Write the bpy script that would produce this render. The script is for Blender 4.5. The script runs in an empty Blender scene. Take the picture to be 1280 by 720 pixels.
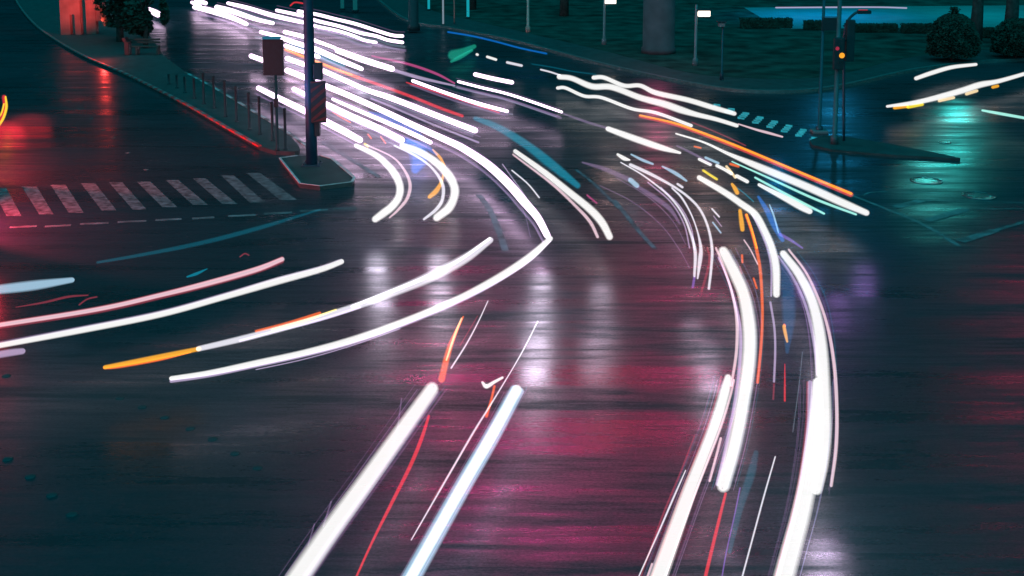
import bpy, bmesh, math, random
from mathutils import Vector, Matrix
R = math.radians
random.seed(7)
scene = bpy.context.scene
C = scene.collection

# ------------------------------------------------------------------ camera
F_PX, W_PX, H_PX = 1500.0, 1280.0, 720.0
CAM_H, PITCH, HORIZON = 9.0, R(8.0), -130.0
SHIFT_PX = (H_PX / 2 - HORIZON) - F_PX * math.tan(PITCH)
cam_d = bpy.data.cameras.new('camera')
cam = bpy.data.objects.new('camera', cam_d); C.objects.link(cam)
cam_d.sensor_width = 36.0
cam_d.lens = 36.0 * F_PX / W_PX
cam_d.shift_y = -SHIFT_PX / W_PX
cam_d.clip_end = 2000
cam.location = (0, 0, CAM_H)
cam.rotation_euler = (R(90) - PITCH, 0, 0)
scene.camera = cam
CAM_P = Vector((0, 0, CAM_H))
CAM_R = cam.rotation_euler.to_matrix()
VIEW = CAM_R @ Vector((0, 0, -1))

# ------------------------------------------------------------------ world, sun, exposure
SKY_STRENGTH, SUN_STRENGTH = 0.055, 3.6
SUN_ELEV, SUN_ROT = R(58), R(200)
world = bpy.data.worlds.new('World'); scene.world = world; world.use_nodes = True
nt = world.node_tree; nt.nodes.clear()
sky = nt.nodes.new('ShaderNodeTexSky'); sky.sky_type = 'NISHITA'; sky.sun_disc = False
sky.sun_elevation = R(-6); sky.sun_rotation = SUN_ROT
mx = nt.nodes.new('ShaderNodeMix'); mx.data_type = 'RGBA'; mx.blend_type = 'MULTIPLY'; mx.inputs[0].default_value = 1
mx.inputs[7].default_value = (0.02, 0.85, 0.85, 1)
bg = nt.nodes.new('ShaderNodeBackground'); bg.inputs[1].default_value = SKY_STRENGTH
wo = nt.nodes.new('ShaderNodeOutputWorld')
nt.links.new(sky.outputs[0], mx.inputs[6]); nt.links.new(mx.outputs[2], bg.inputs[0]); nt.links.new(bg.outputs[0], wo.inputs[0])
sd = bpy.data.lights.new('night_glow', 'SUN'); sd.energy = SUN_STRENGTH; sd.angle = R(120); sd.color = (0.004, 0.80, 1.0)
so = bpy.data.objects.new('night_glow', sd); C.objects.link(so)
so.rotation_euler = (R(90) - SUN_ELEV, 0, R(-15))
scene.view_settings.view_transform = 'Standard'; scene.view_settings.look = 'None'
scene.view_settings.exposure = 0; scene.view_settings.gamma = 1
scene.render.engine = 'CYCLES'
scene.cycles.use_denoising = True
scene.cycles.max_bounces = 5; scene.cycles.diffuse_bounces = 2; scene.cycles.glossy_bounces = 3
scene.cycles.sample_clamp_indirect = 4.0
scene.cycles.caustics_reflective = False
scene.cycles.transparent_max_bounces = 48

# ------------------------------------------------------------------ helpers
def ray(px, py):
    v = Vector(((px - W_PX / 2) / F_PX, (H_PX / 2 - py - SHIFT_PX) / F_PX, -1.0))
    return CAM_R @ v
def at(px, py, z=0.0):
    d = ray(px, py)
    return CAM_P + d * ((z - CAM_H) / d.z)
def at_dist(px, py, base):
    """point seen at (px,py) in the vertical plane facing the camera through base"""
    d = ray(px, py)
    return CAM_P + d * (base.y / d.y)
def ppm(p):
    return F_PX / (p - CAM_P).dot(VIEW)
def lin(r, g, b):
    f = lambda c: (c / 255 / 12.92) if c / 255 <= 0.04045 else ((c / 255 + 0.055) / 1.055) ** 2.4
    return (f(r), f(g), f(b))
def tag(o, label=None, cat=None, group=None, kind=None):
    if label: o['label'] = label
    if cat: o['category'] = cat
    if group: o['group'] = group
    if kind: o['kind'] = kind
    return o
def empty(name, loc, label=None, cat=None, group=None, rz=0):
    o = bpy.data.objects.new(name, None); C.objects.link(o)
    o.location = loc; o.rotation_euler = (0, 0, rz); o.empty_display_size = 0.3
    return tag(o, label, cat, group)
def obj(name, bm, mats, parent=None, smooth=False, loc=None):
    me = bpy.data.meshes.new(name); bm.normal_update(); bm.to_mesh(me); bm.free()
    for m in (mats if isinstance(mats, (list, tuple)) else [mats]): me.materials.append(m)
    if smooth:
        for p in me.polygons: p.use_smooth = True
    o = bpy.data.objects.new(name, me); C.objects.link(o)
    if parent: o.parent = parent
    if loc is not None: o.location = loc
    return o
def box(bm, c, s, rz=0, mi=0, bev=0.0, rx=0, ry=0):
    r = bmesh.ops.create_cube(bm, size=1)
    m = Matrix.Translation(Vector(c)) @ Matrix.Rotation(rz, 4, 'Z') @ Matrix.Rotation(ry, 4, 'Y') @ Matrix.Rotation(rx, 4, 'X') @ Matrix.Diagonal((*s, 1))
    bmesh.ops.transform(bm, matrix=m, verts=r['verts'])
    fs = {f for v in r['verts'] for f in v.link_faces}
    for f in fs: f.material_index = mi
    if bev:
        es = list({e for v in r['verts'] for e in v.link_edges})
        bmesh.ops.bevel(bm, geom=es, offset=bev, segments=2, affect='EDGES', profile=0.6)
def tube(bm, pts, rads, n=8, mi=0, caps=True):
    pts = [Vector(p) for p in pts]
    if not isinstance(rads, (list, tuple)): rads = [rads] * len(pts)
    rings = []
    up = Vector((0, 0, 1))
    for i, p in enumerate(pts):
        t = (pts[min(i + 1, len(pts) - 1)] - pts[max(i - 1, 0)])
        if t.length < 1e-9: t = Vector((0, 1, 0))
        t.normalize()
        u = up.cross(t)
        if u.length < 0.05: u = Vector((1, 0, 0)) - t * t.x
        u.normalize(); w = t.cross(u)
        rings.append([bm.verts.new(p + (u * math.cos(2 * math.pi * k / n) + w * math.sin(2 * math.pi * k / n)) * rads[i]) for k in range(n)])
    for a, b in zip(rings, rings[1:]):
        for k in range(n):
            f = bm.faces.new((a[k], a[(k + 1) % n], b[(k + 1) % n], b[k])); f.material_index = mi; f.smooth = True
    if caps:
        f = bm.faces.new(rings[0][::-1]); f.material_index = mi
        f = bm.faces.new(rings[-1]); f.material_index = mi
def lathe(bm, c, prof, n=20, mi=0):
    c = Vector(c); rings = []
    for r, z in prof:
        rings.append([bm.verts.new(c + Vector((r * math.cos(2 * math.pi * k / n), r * math.sin(2 * math.pi * k / n), z))) for k in range(n)])
    for a, b in zip(rings, rings[1:]):
        for k in range(n):
            f = bm.faces.new((a[k], a[(k + 1) % n], b[(k + 1) % n], b[k])); f.material_index = mi; f.smooth = True
    f = bm.faces.new(rings[-1]); f.material_index = mi
    f = bm.faces.new(rings[0][::-1]); f.material_index = mi
def smooth_line(pts, sub=8):
    """Catmull-Rom through pts (tuples of equal length)"""
    if len(pts) == 2:
        a, b = pts
        return [tuple(a[j] + (b[j] - a[j]) * i / 6 for j in range(len(a))) for i in range(7)]
    out = []
    P = [tuple(2 * pts[0][j] - pts[1][j] for j in range(len(pts[0])))] + list(pts) + [tuple(2 * pts[-1][j] - pts[-2][j] for j in range(len(pts[0])))]
    for i in range(1, len(P) - 2):
        p0, p1, p2, p3 = P[i - 1:i + 3]
        for s in range(sub):
            t = s / sub
            out.append(tuple(0.5 * (2 * p1[j] + (p2[j] - p0[j]) * t + (2 * p0[j] - 5 * p1[j] + 4 * p2[j] - p3[j]) * t * t + (3 * p1[j] - p0[j] - 3 * p2[j] + p3[j]) * t ** 3) for j in range(len(p1))))
    out.append(tuple(pts[-1]))
    return out

# ------------------------------------------------------------------ materials
def new_mat(name):
    m = bpy.data.materials.new(name); m.use_nodes = True
    n = m.node_tree; b = n.nodes['Principled BSDF']
    return m, n, b
def simple(name, col, rough=0.6, metal=0.0, noise=0.25, scale=6.0, bump=0.0, spec=0.25):
    m, n, b = new_mat(name)
    tc = n.nodes.new('ShaderNodeTexCoord'); tx = n.nodes.new('ShaderNodeTexNoise')
    tx.inputs['Scale'].default_value = scale; tx.inputs['Detail'].default_value = 6
    n.links.new(tc.outputs['Object'], tx.inputs['Vector'])
    rp = n.nodes.new('ShaderNodeValToRGB')
    rp.color_ramp.elements[0].position = 0.3; rp.color_ramp.elements[1].position = 0.7
    rp.color_ramp.elements[0].color = (*[c * (1 - noise) for c in col], 1); rp.color_ramp.elements[1].color = (*[min(1, c * (1 + noise)) for c in col], 1)
    n.links.new(tx.outputs['Fac'], rp.inputs['Fac']); n.links.new(rp.outputs['Color'], b.inputs['Base Color'])
    b.inputs['Roughness'].default_value = rough; b.inputs['Metallic'].default_value = metal; b.inputs['Specular IOR Level'].default_value = spec
    if bump:
        bp = n.nodes.new('ShaderNodeBump'); bp.inputs['Strength'].default_value = bump; bp.inputs['Distance'].default_value = 0.02
        n.links.new(tx.outputs['Fac'], bp.inputs['Height']); n.links.new(bp.outputs['Normal'], b.inputs['Normal'])
    return m
EM = {}
def glow(key, col, strength):
    if key in EM: return EM[key]
    m, n, b = new_mat('glow_' + key)
    b.inputs['Base Color'].default_value = (0.02, 0.02, 0.02, 1)
    b.inputs['Emission Color'].default_value = (*col, 1); b.inputs['Emission Strength'].default_value = strength
    b.inputs['Roughness'].default_value = 0.6; b.inputs['Specular IOR Level'].default_value = 0.0
    EM[key] = m
    return m
def streak(key, col, strength):
    """light itself: it adds to what lies behind it and throws no shadow"""
    key = 'streak_' + key
    if key in EM: return EM[key]
    m = bpy.data.materials.new(key); m.use_nodes = True; n = m.node_tree; n.nodes.clear()
    e = n.nodes.new('ShaderNodeEmission'); e.inputs[0].default_value = (*col, 1); e.inputs[1].default_value = strength / 8      # four nested shells, each crossed twice
    t = n.nodes.new('ShaderNodeBsdfTransparent'); a = n.nodes.new('ShaderNodeAddShader'); o = n.nodes.new('ShaderNodeOutputMaterial')
    n.links.new(e.outputs[0], a.inputs[0]); n.links.new(t.outputs[0], a.inputs[1]); n.links.new(a.outputs[0], o.inputs['Surface'])
    EM[key] = m
    return m
def wet_asphalt():
    m, n, b = new_mat('wet_asphalt')
    L = n.links
    tc = n.nodes.new('ShaderNodeTexCoord')
    def noise(sc, scale, detail, rot=0.0, rough=0.55, dist=0.0):
        mp = n.nodes.new('ShaderNodeMapping'); mp.inputs['Scale'].default_value = sc; mp.inputs['Rotation'].default_value = (0, 0, rot)
        L.new(tc.outputs['Object'], mp.inputs['Vector'])
        t = n.nodes.new('ShaderNodeTexNoise'); t.inputs['Scale'].default_value = scale; t.inputs['Detail'].default_value = detail; t.inputs['Roughness'].default_value = rough; t.inputs['Distortion'].default_value = dist
        L.new(mp.outputs['Vector'], t.inputs['Vector'])
        return t.outputs['Fac']
    def math_(op, a, c):
        q = n.nodes.new('ShaderNodeMath'); q.operation = op
        for i, v in enumerate((a, c)):
            if isinstance(v, (int, float)): q.inputs[i].default_value = v
            else: L.new(v, q.inputs[i])
        return q.outputs[0]
    def ramp(v, p0, p1, c0, c1):
        r = n.nodes.new('ShaderNodeMapRange'); r.inputs[1].default_value = p0; r.inputs[2].default_value = p1; r.inputs[3].default_value = c0; r.inputs[4].default_value = c1
        L.new(v, r.inputs[0]); return r.outputs[0]
    band = noise((0.07, 0.9, 1), 1.0, 6, R(2.5), 0.72, 0.5)      # tyre-polished bands across the junction
    fine = noise((0.5, 5.0, 1), 1.0, 5, R(1.5), 0.75, 0.4)
    patch = noise((1, 1, 1), 0.12, 4)
    grain = noise((0.7, 1.6, 1), 16.0, 5, 0.0, 0.75)
    rut = noise((0.5, 1.0, 1), 0.55, 5, R(35), 0.65)         # worn paths along the lanes
    mixv = math_('ADD', math_('ADD', math_('MULTIPLY', band, 0.50), math_('MULTIPLY', fine, 0.26)), math_('ADD', math_('MULTIPLY', grain, 0.12), math_('MULTIPLY', rut, 0.12)))
    rough = math_('ADD', ramp(mixv, 0.43, 0.57, 0.22, 0.46), ramp(patch, 0.3, 0.7, -0.03, 0.06))
    L.new(rough, b.inputs['Roughness'])
    agg = noise((0.8, 1.3, 1), 22.0, 4, 0.0, 0.8)            # aggregate grain breaking up the sheen
    L.new(math_('MULTIPLY', ramp(mixv, 0.42, 0.58, 0.80, 0.09), ramp(agg, 0.38, 0.62, 0.45, 1.5)), b.inputs['Specular IOR Level'])
    b.inputs['Specular Tint'].default_value = (0.95, 0.55, 1.0, 1)
    rp = n.nodes.new('ShaderNodeValToRGB')
    rp.color_ramp.elements[0].position = 0.3; rp.color_ramp.elements[0].color = (0.007, 0.016, 0.019, 1)
    rp.color_ramp.elements[1].position = 0.72; rp.color_ramp.elements[1].color = (0.014, 0.029, 0.033, 1)
    L.new(math_('ADD', math_('MULTIPLY', grain, 0.5), math_('MULTIPLY', patch, 0.5)), rp.inputs['Fac']); L.new(rp.outputs['Color'], b.inputs['Base Color'])
    h = math_('ADD', math_('MULTIPLY', mixv, 1.0), math_('MULTIPLY', grain, 0.10))
    bp = n.nodes.new('ShaderNodeBump'); bp.inputs['Strength'].default_value = 0.35; bp.inputs['Distance'].default_value = 0.03
    L.new(h, bp.inputs['Height']); L.new(bp.outputs['Normal'], b.inputs['Normal'])
    return m
M_ROAD = wet_asphalt()
M_PAINT = simple('worn_road_paint', (0.075, 0.064, 0.070), 0.55, 0, 0.75, 4.5)
M_PAINT_DIM = simple('old_road_paint', (0.085, 0.08, 0.085), 0.5, 0, 0.6, 3.0)
M_PAVE = simple('dark_paving', (0.022, 0.027, 0.028), 0.75, 0, 0.3, 2.0, 0.2, 0.2)
M_KERB = simple('kerb_concrete', (0.06, 0.06, 0.06), 0.55, 0, 0.35, 5.0, 0.2)
M_KERB_RED = simple('kerb_red_paint', (0.50, 0.03, 0.03), 0.5, 0, 0.3, 5.0)
M_KERB_WHITE = simple('kerb_white_paint', (0.28, 0.27, 0.27), 0.5, 0, 0.3, 5.0)
M_LAWN = simple('lawn_grass', (0.014, 0.026, 0.022), 0.9, 0, 0.75, 0.7, 0.3, 0.1)
M_STEEL = simple('dark_painted_steel', (0.010, 0.028, 0.040), 0.4, 0.0, 0.2, 4.0)
M_GREY = simple('grey_steel', (0.05, 0.05, 0.055), 0.5, 0.2, 0.2, 4.0)
M_BLACK = simple('black_plastic', (0.004, 0.014, 0.017), 0.7, 0, 0.2, 8.0)
M_CONC = simple('concrete', (0.10, 0.085, 0.09), 0.8, 0, 0.25, 1.5, 0.2)
M_WALL = simple('rendered_wall', (0.075, 0.05, 0.045), 0.85, 0, 0.3, 1.2, 0.3)
M_LEAF = simple('dark_leaves', (0.012, 0.022, 0.016), 0.8, 0, 0.5, 3.0, 0, 0.15)
M_BARK = simple('bark', (0.035, 0.03, 0.028), 0.9, 0, 0.4, 5.0, 0.5, 0.1)
M_REDPAINT = simple('red_reflective_paint', (0.065, 0.012, 0.014), 0.5, 0, 0.2, 5.0)
M_WOOD = simple('bench_wood', (0.03, 0.02, 0.018), 0.6, 0, 0.3, 8.0)
M_IRON = simple('cast_iron', (0.16, 0.16, 0.17), 0.25, 0.8, 0.3, 12.0, 0.3)

# ------------------------------------------------------------------ lamps whose light lies on the wet road
def lamp(name, p, col, power, radius=0.3):
    d = bpy.data.lights.new(name, 'POINT'); d.energy = power; d.color = col; d.shadow_soft_size = radius
    o = bpy.data.objects.new(name, d); C.objects.link(o); o.location = p
    return o
def spot(name, p, target, col, power, radius, cone, blend=1.0):
    d = bpy.data.lights.new(name, 'SPOT'); d.energy = power; d.color = col; d.shadow_soft_size = radius
    d.spot_size = R(cone); d.spot_blend = blend
    o = bpy.data.objects.new(name, d); C.objects.link(o); o.location = p
    o.rotation_euler = (target - p).to_track_quat('-Z', 'Y').to_euler()
    return o
def mirror_lamp(name, px, py, dist, col, power, radius, cone=14):
    """a lit sign up on the buildings beyond the junction, facing the part of the road where its reflection lies"""
    p = at(px, py); d = ray(px, py).normalized(); d.z = -d.z
    return spot(name, p + d * dist, p, col, power, radius, cone)
mirror_lamp('pink_sign_lamp', 655, 712, 60, (1.0, 0.09, 0.42), 5600, 1.2, 11)
mirror_lamp('pink_sign_lamp', 560, 485, 60, (1.0, 0.06, 0.28), 3100, 1.4, 13)
mirror_lamp('red_signal_lamp', 860, 480, 60, (1.0, 0.05, 0.24), 2300, 1.0, 13)
mirror_lamp('red_signal_lamp', 1300, 470, 60, (1.0, 0.04, 0.16), 1300, 1.8, 11)
mirror_lamp('red_signal_lamp', 740, 560, 60, (1.0, 0.06, 0.12), 2300, 3.0, 24)
lamp('red_brake_lamp', at(0, 118, 1.0), (1.0, 0.03, 0.05), 70, 0.9)
q = at(-90, 165, 1.6); spot('red_brake_lamp', q, q + Vector((8.6, 5.1, -1.2)), (1.0, 0.03, 0.05), 6000, 0.3, 92, 0.15)
q = at(-85, 248, 0.9); spot('red_brake_lamp', q, q + Vector((9.0, 4.2, -1.0)), (1.0, 0.03, 0.10), 5200, 0.3, 122, 0.25)
lamp('red_brake_lamp', at(34, 110, 1.0), (1.0, 0.03, 0.05), 26, 0.9)  # extra lamp added to widen the red glow on the road
lamp('red_brake_lamp', at(-30, 290, 0.9), (1.0, 0.03, 0.06), 110, 0.3)
lamp('teal_street_lamp', at(1240, 110, 6.0), (0.02, 0.9, 0.8), 160, 0.4)
mirror_lamp('blue_sign_lamp', 1040, 200, 50, (0.02, 0.5, 1.0), 500, 0.6)
mirror_lamp('teal_street_lamp', 1195, 166, 30, (0.05, 0.9, 0.8), 700, 0.3, 9)
mirror_lamp('teal_street_lamp', 1160, 224, 30, (0.1, 0.9, 0.8), 500, 0.3, 6)  # lamp added to make the manhole cover glint
HEAD = (0.88, 0.86, 1.0)
for x, y, z, pw in [(470, 274, .6, 20), (474, 285, .8, 20), (478, 300, .9, 12), (547, 273, .6, 20), (550, 288, .8, 20), (553, 302, .9, 12), (677, 296, .6, 20), (674, 318, .8, 28), (671, 335, .9, 34), (667, 350, 1.0, 26),
                    (752, 300, .7, 12), (756, 325, .9, 12), (740, 340, .9, 10), (866, 350, .6, 6), (886, 366, .7, 12), (892, 395, .8, 16), (1030, 600, .6, 14), (1036, 610, .8, 20), (1036, 640, .9, 20), (1045, 560, .9, 10), (452, 88, .6, 8), (910, 615, .6, 4), (530, 640, .6, 4)]:
    lamp('headlamp', at(x, y + 4, z), HEAD, pw, 0.26)
for x, y, pw in [(1083, 270, 8), (1012, 270, 8), (1050, 300, 9)]: lamp('headlamp', at(x, y, 0.9), (0.55, 0.3, 1.0), pw, 0.3)
for x in (990, 1060): spot('blue_plaza_lamp', at(x, 22) + Vector((0, 0, 6.5)), at(x, 22), (0.0, 0.36, 1.0), 2600, 0.5, 125)
spot('blue_plaza_lamp', at(1240, 22) + Vector((0, 0, 6.5)), at(1240, 22), (0.0, 0.7, 0.9), 1200, 0.5, 125)

# ------------------------------------------------------------------ the setting
def poly(name, pts, z, mat, kind='structure', height=0.0):
    bm = bmesh.new()
    top = [bm.verts.new(Vector((p.x, p.y, z + height))) for p in pts]
    f = bm.faces.new(top)
    if f.normal.z < 0: f.normal_flip()
    if height:
        bot = [bm.verts.new(Vector((p.x, p.y, z - 0.02))) for p in pts]
        for i in range(len(pts)):
            j = (i + 1) % len(pts); bm.faces.new((top[i], top[j], bot[j], bot[i]))
        bmesh.ops.recalc_face_normals(bm, faces=bm.faces)
    bmesh.ops.triangulate(bm, faces=[f for f in bm.faces if len(f.verts) > 4])
    o = obj(name, bm, mat)
    if kind: o['kind'] = kind
    return o
bm = bmesh.new(); bmesh.ops.create_grid(bm, x_segments=2, y_segments=2, size=700)
tag(obj('road', bm, M_ROAD), kind='structure')

def PX(lst, z=0.0, sub=6): return [at(x, y, z) for x, y in (smooth_line(lst, sub) if sub else lst)]
def strip_bm(bm, pts, w, z0, z1, mi=0):
    """a strip of width w along world points, a box section when z1>z0"""
    n = len(pts); L = []; Rr = []
    for i, p in enumerate(pts):
        t = pts[min(i + 1, n - 1)] - pts[max(i - 1, 0)]; t.z = 0; t.normalize(); s = Vector((-t.y, t.x, 0)) * w / 2
        L.append((p.x + s.x, p.y + s.y)); Rr.append((p.x - s.x, p.y - s.y))
    lt = [bm.verts.new((*q, z1)) for q in L]; rt = [bm.verts.new((*q, z1)) for q in Rr]
    box_ = z1 > z0
    if box_:
        lb = [bm.verts.new((*q, z0)) for q in L]; rb = [bm.verts.new((*q, z0)) for q in Rr]
    for i in range(n - 1):
        k = mi(i) if callable(mi) else mi
        fs = [bm.faces.new((rt[i], rt[i + 1], lt[i + 1], lt[i]))]
        if box_:
            fs += [bm.faces.new((lt[i], lt[i + 1], lb[i + 1], lb[i])), bm.faces.new((rb[i], rb[i + 1], rt[i + 1], rt[i]))]
        for f in fs: f.material_index = k
    if box_:
        bm.faces.new((lt[0], lb[0], rb[0], rt[0])); bm.faces.new((rt[-1], rb[-1], lb[-1], lt[-1]))
# median between the side road and the main road
med_left = [(8, -30), (20, 2), (38, 27), (60, 46), (105, 73), (160, 97), (230, 133), (280, 162), (325, 188)]
med_right = [(345, 194), (375, 192), (352, 166), (320, 146), (275, 118), (232, 93), (205, 72), (185, 45), (140, 5), (100, -30)]
left_w, right_w = PX(med_left), PX(med_right)
poly('median_island', left_w + right_w, 0, M_PAVE, height=0.15)
bm = bmesh.new()
seg = []
for a, b in zip(left_w, left_w[1:]):
    k = max(1, int((b - a).length / 0.4))
    seg += [a.lerp(b, i / k) for i in range(k)]
seg.append(left_w[-1])
strip_bm(bm, seg, 0.14, 0.12, 0.19, mi=lambda i: i % 2)
tag(obj('median_kerb', bm, [M_KERB_RED, simple('kerb_white_red_lit', (.20, .10, .10), .6, 0, .4, 5)]), 'red and white striped kerb running along the side road edge of the dark median', 'kerb')  # white stripes tinted pink, the red light is put into their colour
bm = bmesh.new()
seg = []
rw = PX([(383, 188), (352, 166), (320, 146), (275, 118), (228, 92)])
for a, b in zip(rw, rw[1:]):
    k = max(1, int((b - a).length / 0.6)); seg += [a.lerp(b, i / k) for i in range(k)]
strip_bm(bm, seg, 0.11, 0.13, 0.18, mi=lambda i: i % 2)
tag(obj('median_kerb', bm, [M_KERB_WHITE, M_KERB]), 'white dashed kerb of the median behind the row of posts', 'kerb')
# pavement and lawn beyond the junction
kerb_px = [(430, -40), (500, 22), (560, 36), (640, 52), (700, 68), (760, 84), (850, 104), (920, 115), (1000, 116), (1060, 108), (1140, 90), (1220, 80), (1320, 74)]
kw = PX(kerb_px)
poly('pavement', kw + PX([(1500, 60), (1500, -60), (430, -60)], sub=0), 0, M_PAVE, height=0.14)
lawn_px = [(470, -45), (530, 10), (600, 30), (660, 44), (760, 68), (850, 92), (910, 100), (1000, 102), (1060, 94), (1130, 76), (1220, 66), (1320, 61)]
poly('lawn', PX(lawn_px) + PX([(1480, 50), (1480, -55), (470, -55)], sub=0), 0.148, M_LAWN)
bm = bmesh.new(); strip_bm(bm, kw, 0.22, -0.01, 0.165)
tag(obj('pavement_kerb', bm, M_KERB), 'long curved concrete kerb edging the park pavement', 'kerb')
poly('plaza', PX([(930, 12), (1400, 8), (1400, 36), (975, 39)], sub=0), 0.16, simple('pale_plaza_paving', (0.10, 0.12, 0.12), 0.6, 0, 0.15, 0.6))
# small traffic island under the mast
isl = [(350, 203), (372, 200), (402, 200), (415, 204), (443, 228), (440, 233), (400, 238), (375, 235)]
iw = PX(isl, sub=0)
poly('traffic_island', iw, 0, M_PAVE, height=0.15)
bm = bmesh.new(); strip_bm(bm, [iw[7], iw[0], iw[1]], 0.07, 0.14, 0.17); strip_bm(bm, [iw[2], iw[3], iw[4], iw[5]], 0.08, 0.14, 0.17); strip_bm(bm, [iw[5], iw[6], iw[7]], 0.03, 0.14, 0.16)
tag(obj('island_kerb', bm, M_KERB_WHITE), 'worn white kerb outlining the small traffic island around the mast', 'kerb')

def marking(name, quads, mat, z=0.004):
    bm = bmesh.new()
    for q in quads:
        vs = [bm.verts.new(at(x, y, z)) for x, y in q]; f = bm.faces.new(vs)
        f.normal_update()
        if f.normal.z < 0: f.normal_flip()
    return tag(obj(name, bm, mat), kind='structure')
xw = [(-46, -28, -31, -12, 237, 272), (-10, 8, 8, 27, 235, 270), (27, 46, 49, 67, 233, 268), (63, 82, 86, 105, 231, 266), (101, 119, 127, 146, 229, 263), (136, 153, 166, 184, 228, 262),
      (171, 188, 203, 222, 227, 259), (207, 223, 241, 260, 225, 256), (241, 257, 278, 297, 223, 255), (276, 292, 312, 332, 219, 253), (308, 325, 350, 372, 216, 250)]
marking('zebra_crossing', [[(a, t), (b, t), (d, u), (c, u)] for a, b, c, d, t, u in xw], M_PAINT)
dsh = [(12, 46, 283), (56, 89, 282), (100, 136, 279), (147, 183, 276.5), (194, 227, 274), (240, 268, 272), (285, 320, 269), (330, 365, 266), (375, 410, 262.5), (416, 446, 260.5)]
marking('stop_line', [[(a, y), (b, y - 1.5), (b, y + 0.7), (a, y + 2.2)] for a, b, y in dsh], M_PAINT_DIM)
def lines(name, lst, mat):
    bm = bmesh.new()
    for i, (pts, w) in enumerate(lst): strip_bm(bm, PX(pts, 0.004, 6 if len(pts) > 2 else 0), w, 0.004 + 0.001 * i, 0.004 + 0.001 * i)
    return tag(obj(name, bm, mat), kind='structure')
lines('lane_marking', [([(598, 243), (612, 262), (624, 290), (632, 314)], 0.18), ([(768, 250), (785, 272), (803, 294), (819, 311)], 0.13), ([(720, 212), (745, 232), (775, 262)], 0.10),
                       ([(404, 178), (440, 200), (475, 222)], 0.16)], simple('lane_paint', (0.10, 0.085, 0.10), 0.5, 0, 0.6, 2.5))
lines('gore_marking', [([(1062, 243), (1110, 262), (1155, 281), (1200, 308)], 0.14), ([(1078, 245), (1094, 240), (1160, 241), (1215, 247)], 0.09), ([(1118, 259), (1152, 250.5)], 0.3), ([(1152, 250.5), (1300, 254)], 0.09),
                       ([(1158, 276), (1208, 261.5)], 0.3), ([(1208, 261.5), (1320, 261)], 0.09), ([(1200, 302), (1244, 288)], 0.3), ([(1244, 288), (1320, 266)], 0.16)], M_PAINT_DIM)
# blue-lit block pattern of the far crossing
q = []
for i in range(13):
    for j in range(4):
        if (i + j) % 2: continue
        x = 896 + i * 9 + j * 7; y = 131 + i * 2.6 + j * 4.5 + j * i * .05
        q.append([(x - 4, y - 1.6), (x + 4.5, y - .6), (x + 4.5, y + 2.2), (x - 4, y + 1.2)])
marking('block_crossing', q, simple('white_block_paint', (.4, .4, .4), .5, 0, .4, 5))
lamp('blue_crossing_fill', at(975, 128, 1.6), (0.0, 0.42, 1.0), 22, 0.2)  # added lamp without a fixture, turns the crossing blocks blue
# studs and covers
def stud(px, py, label, grp='road studs in the dark foreground', r=0.085, mat=M_KERB_WHITE):
    p = at(px, py); bm = bmesh.new()
    lathe(bm, (0, 0, 0), [(r, 0.0), (r, 0.004), (r * .8, 0.008), (r * .35, 0.009)], 12)
    tag(obj('road_stud', bm, mat, loc=p), label, 'road stud', grp)
M_STUD = simple('old_stud', (0.034, 0.024, 0.027), 0.9, 0, 0.3, 8)
sp = [(10, 574), (38, 596), (65, 619), (90, 643), (150, 498), (178, 509), (206, 522), (238, 536), (266, 549), (294, 567), (322, 585), (8, 470)]
sl = ['leftmost road stud of the lower row in the dark corner', 'second road stud from the left in the lower corner row', 'third road stud from the left in the lower corner row', 'last road stud of the lower corner row nearest the bottom edge',
      'first road stud of the slanting row below the yellow ended trail', 'second road stud of the slanting row below the yellow ended trail', 'third road stud of the slanting row below the yellow ended trail', 'middle road stud of the slanting row',
      'fifth road stud down the slanting row', 'pinkish road stud next to last in the slanting row', 'last road stud of the slanting row towards the pink reflection', 'lone road stud under the short pale trail at the left edge']
for (x, y), l in zip(sp, sl): stud(x, y, l, mat=M_STUD)
for i, (x, y) in enumerate([(31, 85), (45, 94), (60, 105), (86, 126), (100, 136), (114, 148), (129, 162), (142, 172), (160, 191), (183, 212)]):
    w = ['first', 'second', 'third', 'fourth', 'fifth', 'sixth', 'seventh', 'eighth', 'ninth', 'last'][i]
    stud(x, y, f'{w} stud from the top of the red lit side road lane line', 'studs of the side road lane line', 0.09, M_KERB)
def cover(px, py, w, label, mat):
    p = at(px, py); r = w / 2 / ppm(p); bm = bmesh.new()
    lathe(bm, (0, 0, 0), [(r, 0.0), (r, 0.012), (r * .96, 0.016), (r * .9, 0.016), (r * .89, 0.010), (r * .5, 0.010), (r * .1, 0.010)], 28)
    o = obj('manhole_cover', bm, mat, loc=p); tag(o, label, 'manhole cover', 'manhole covers right of the junction')
    bm = bmesh.new()
    for k in range(8):
        a = k * math.pi / 4; box(bm, (math.cos(a) * r * .55, math.sin(a) * r * .55, 0.0135), (r * .5, 0.05, 0.006), a)
    obj('tread_bar', bm, mat, o)
cover(1158, 226, 40, 'shiny round manhole cover at the end of the pale teal streak', M_IRON)
cover(1224, 244.5, 42, 'dull teal manhole cover beside the painted gore lines', M_IRON)
cover(1181, 178, 16, 'small bright plate on the teal lit side street', M_IRON)

# ------------------------------------------------------------------ street furniture
def up(base, px, py):
    return (at_dist(px, py, base)).z
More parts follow.
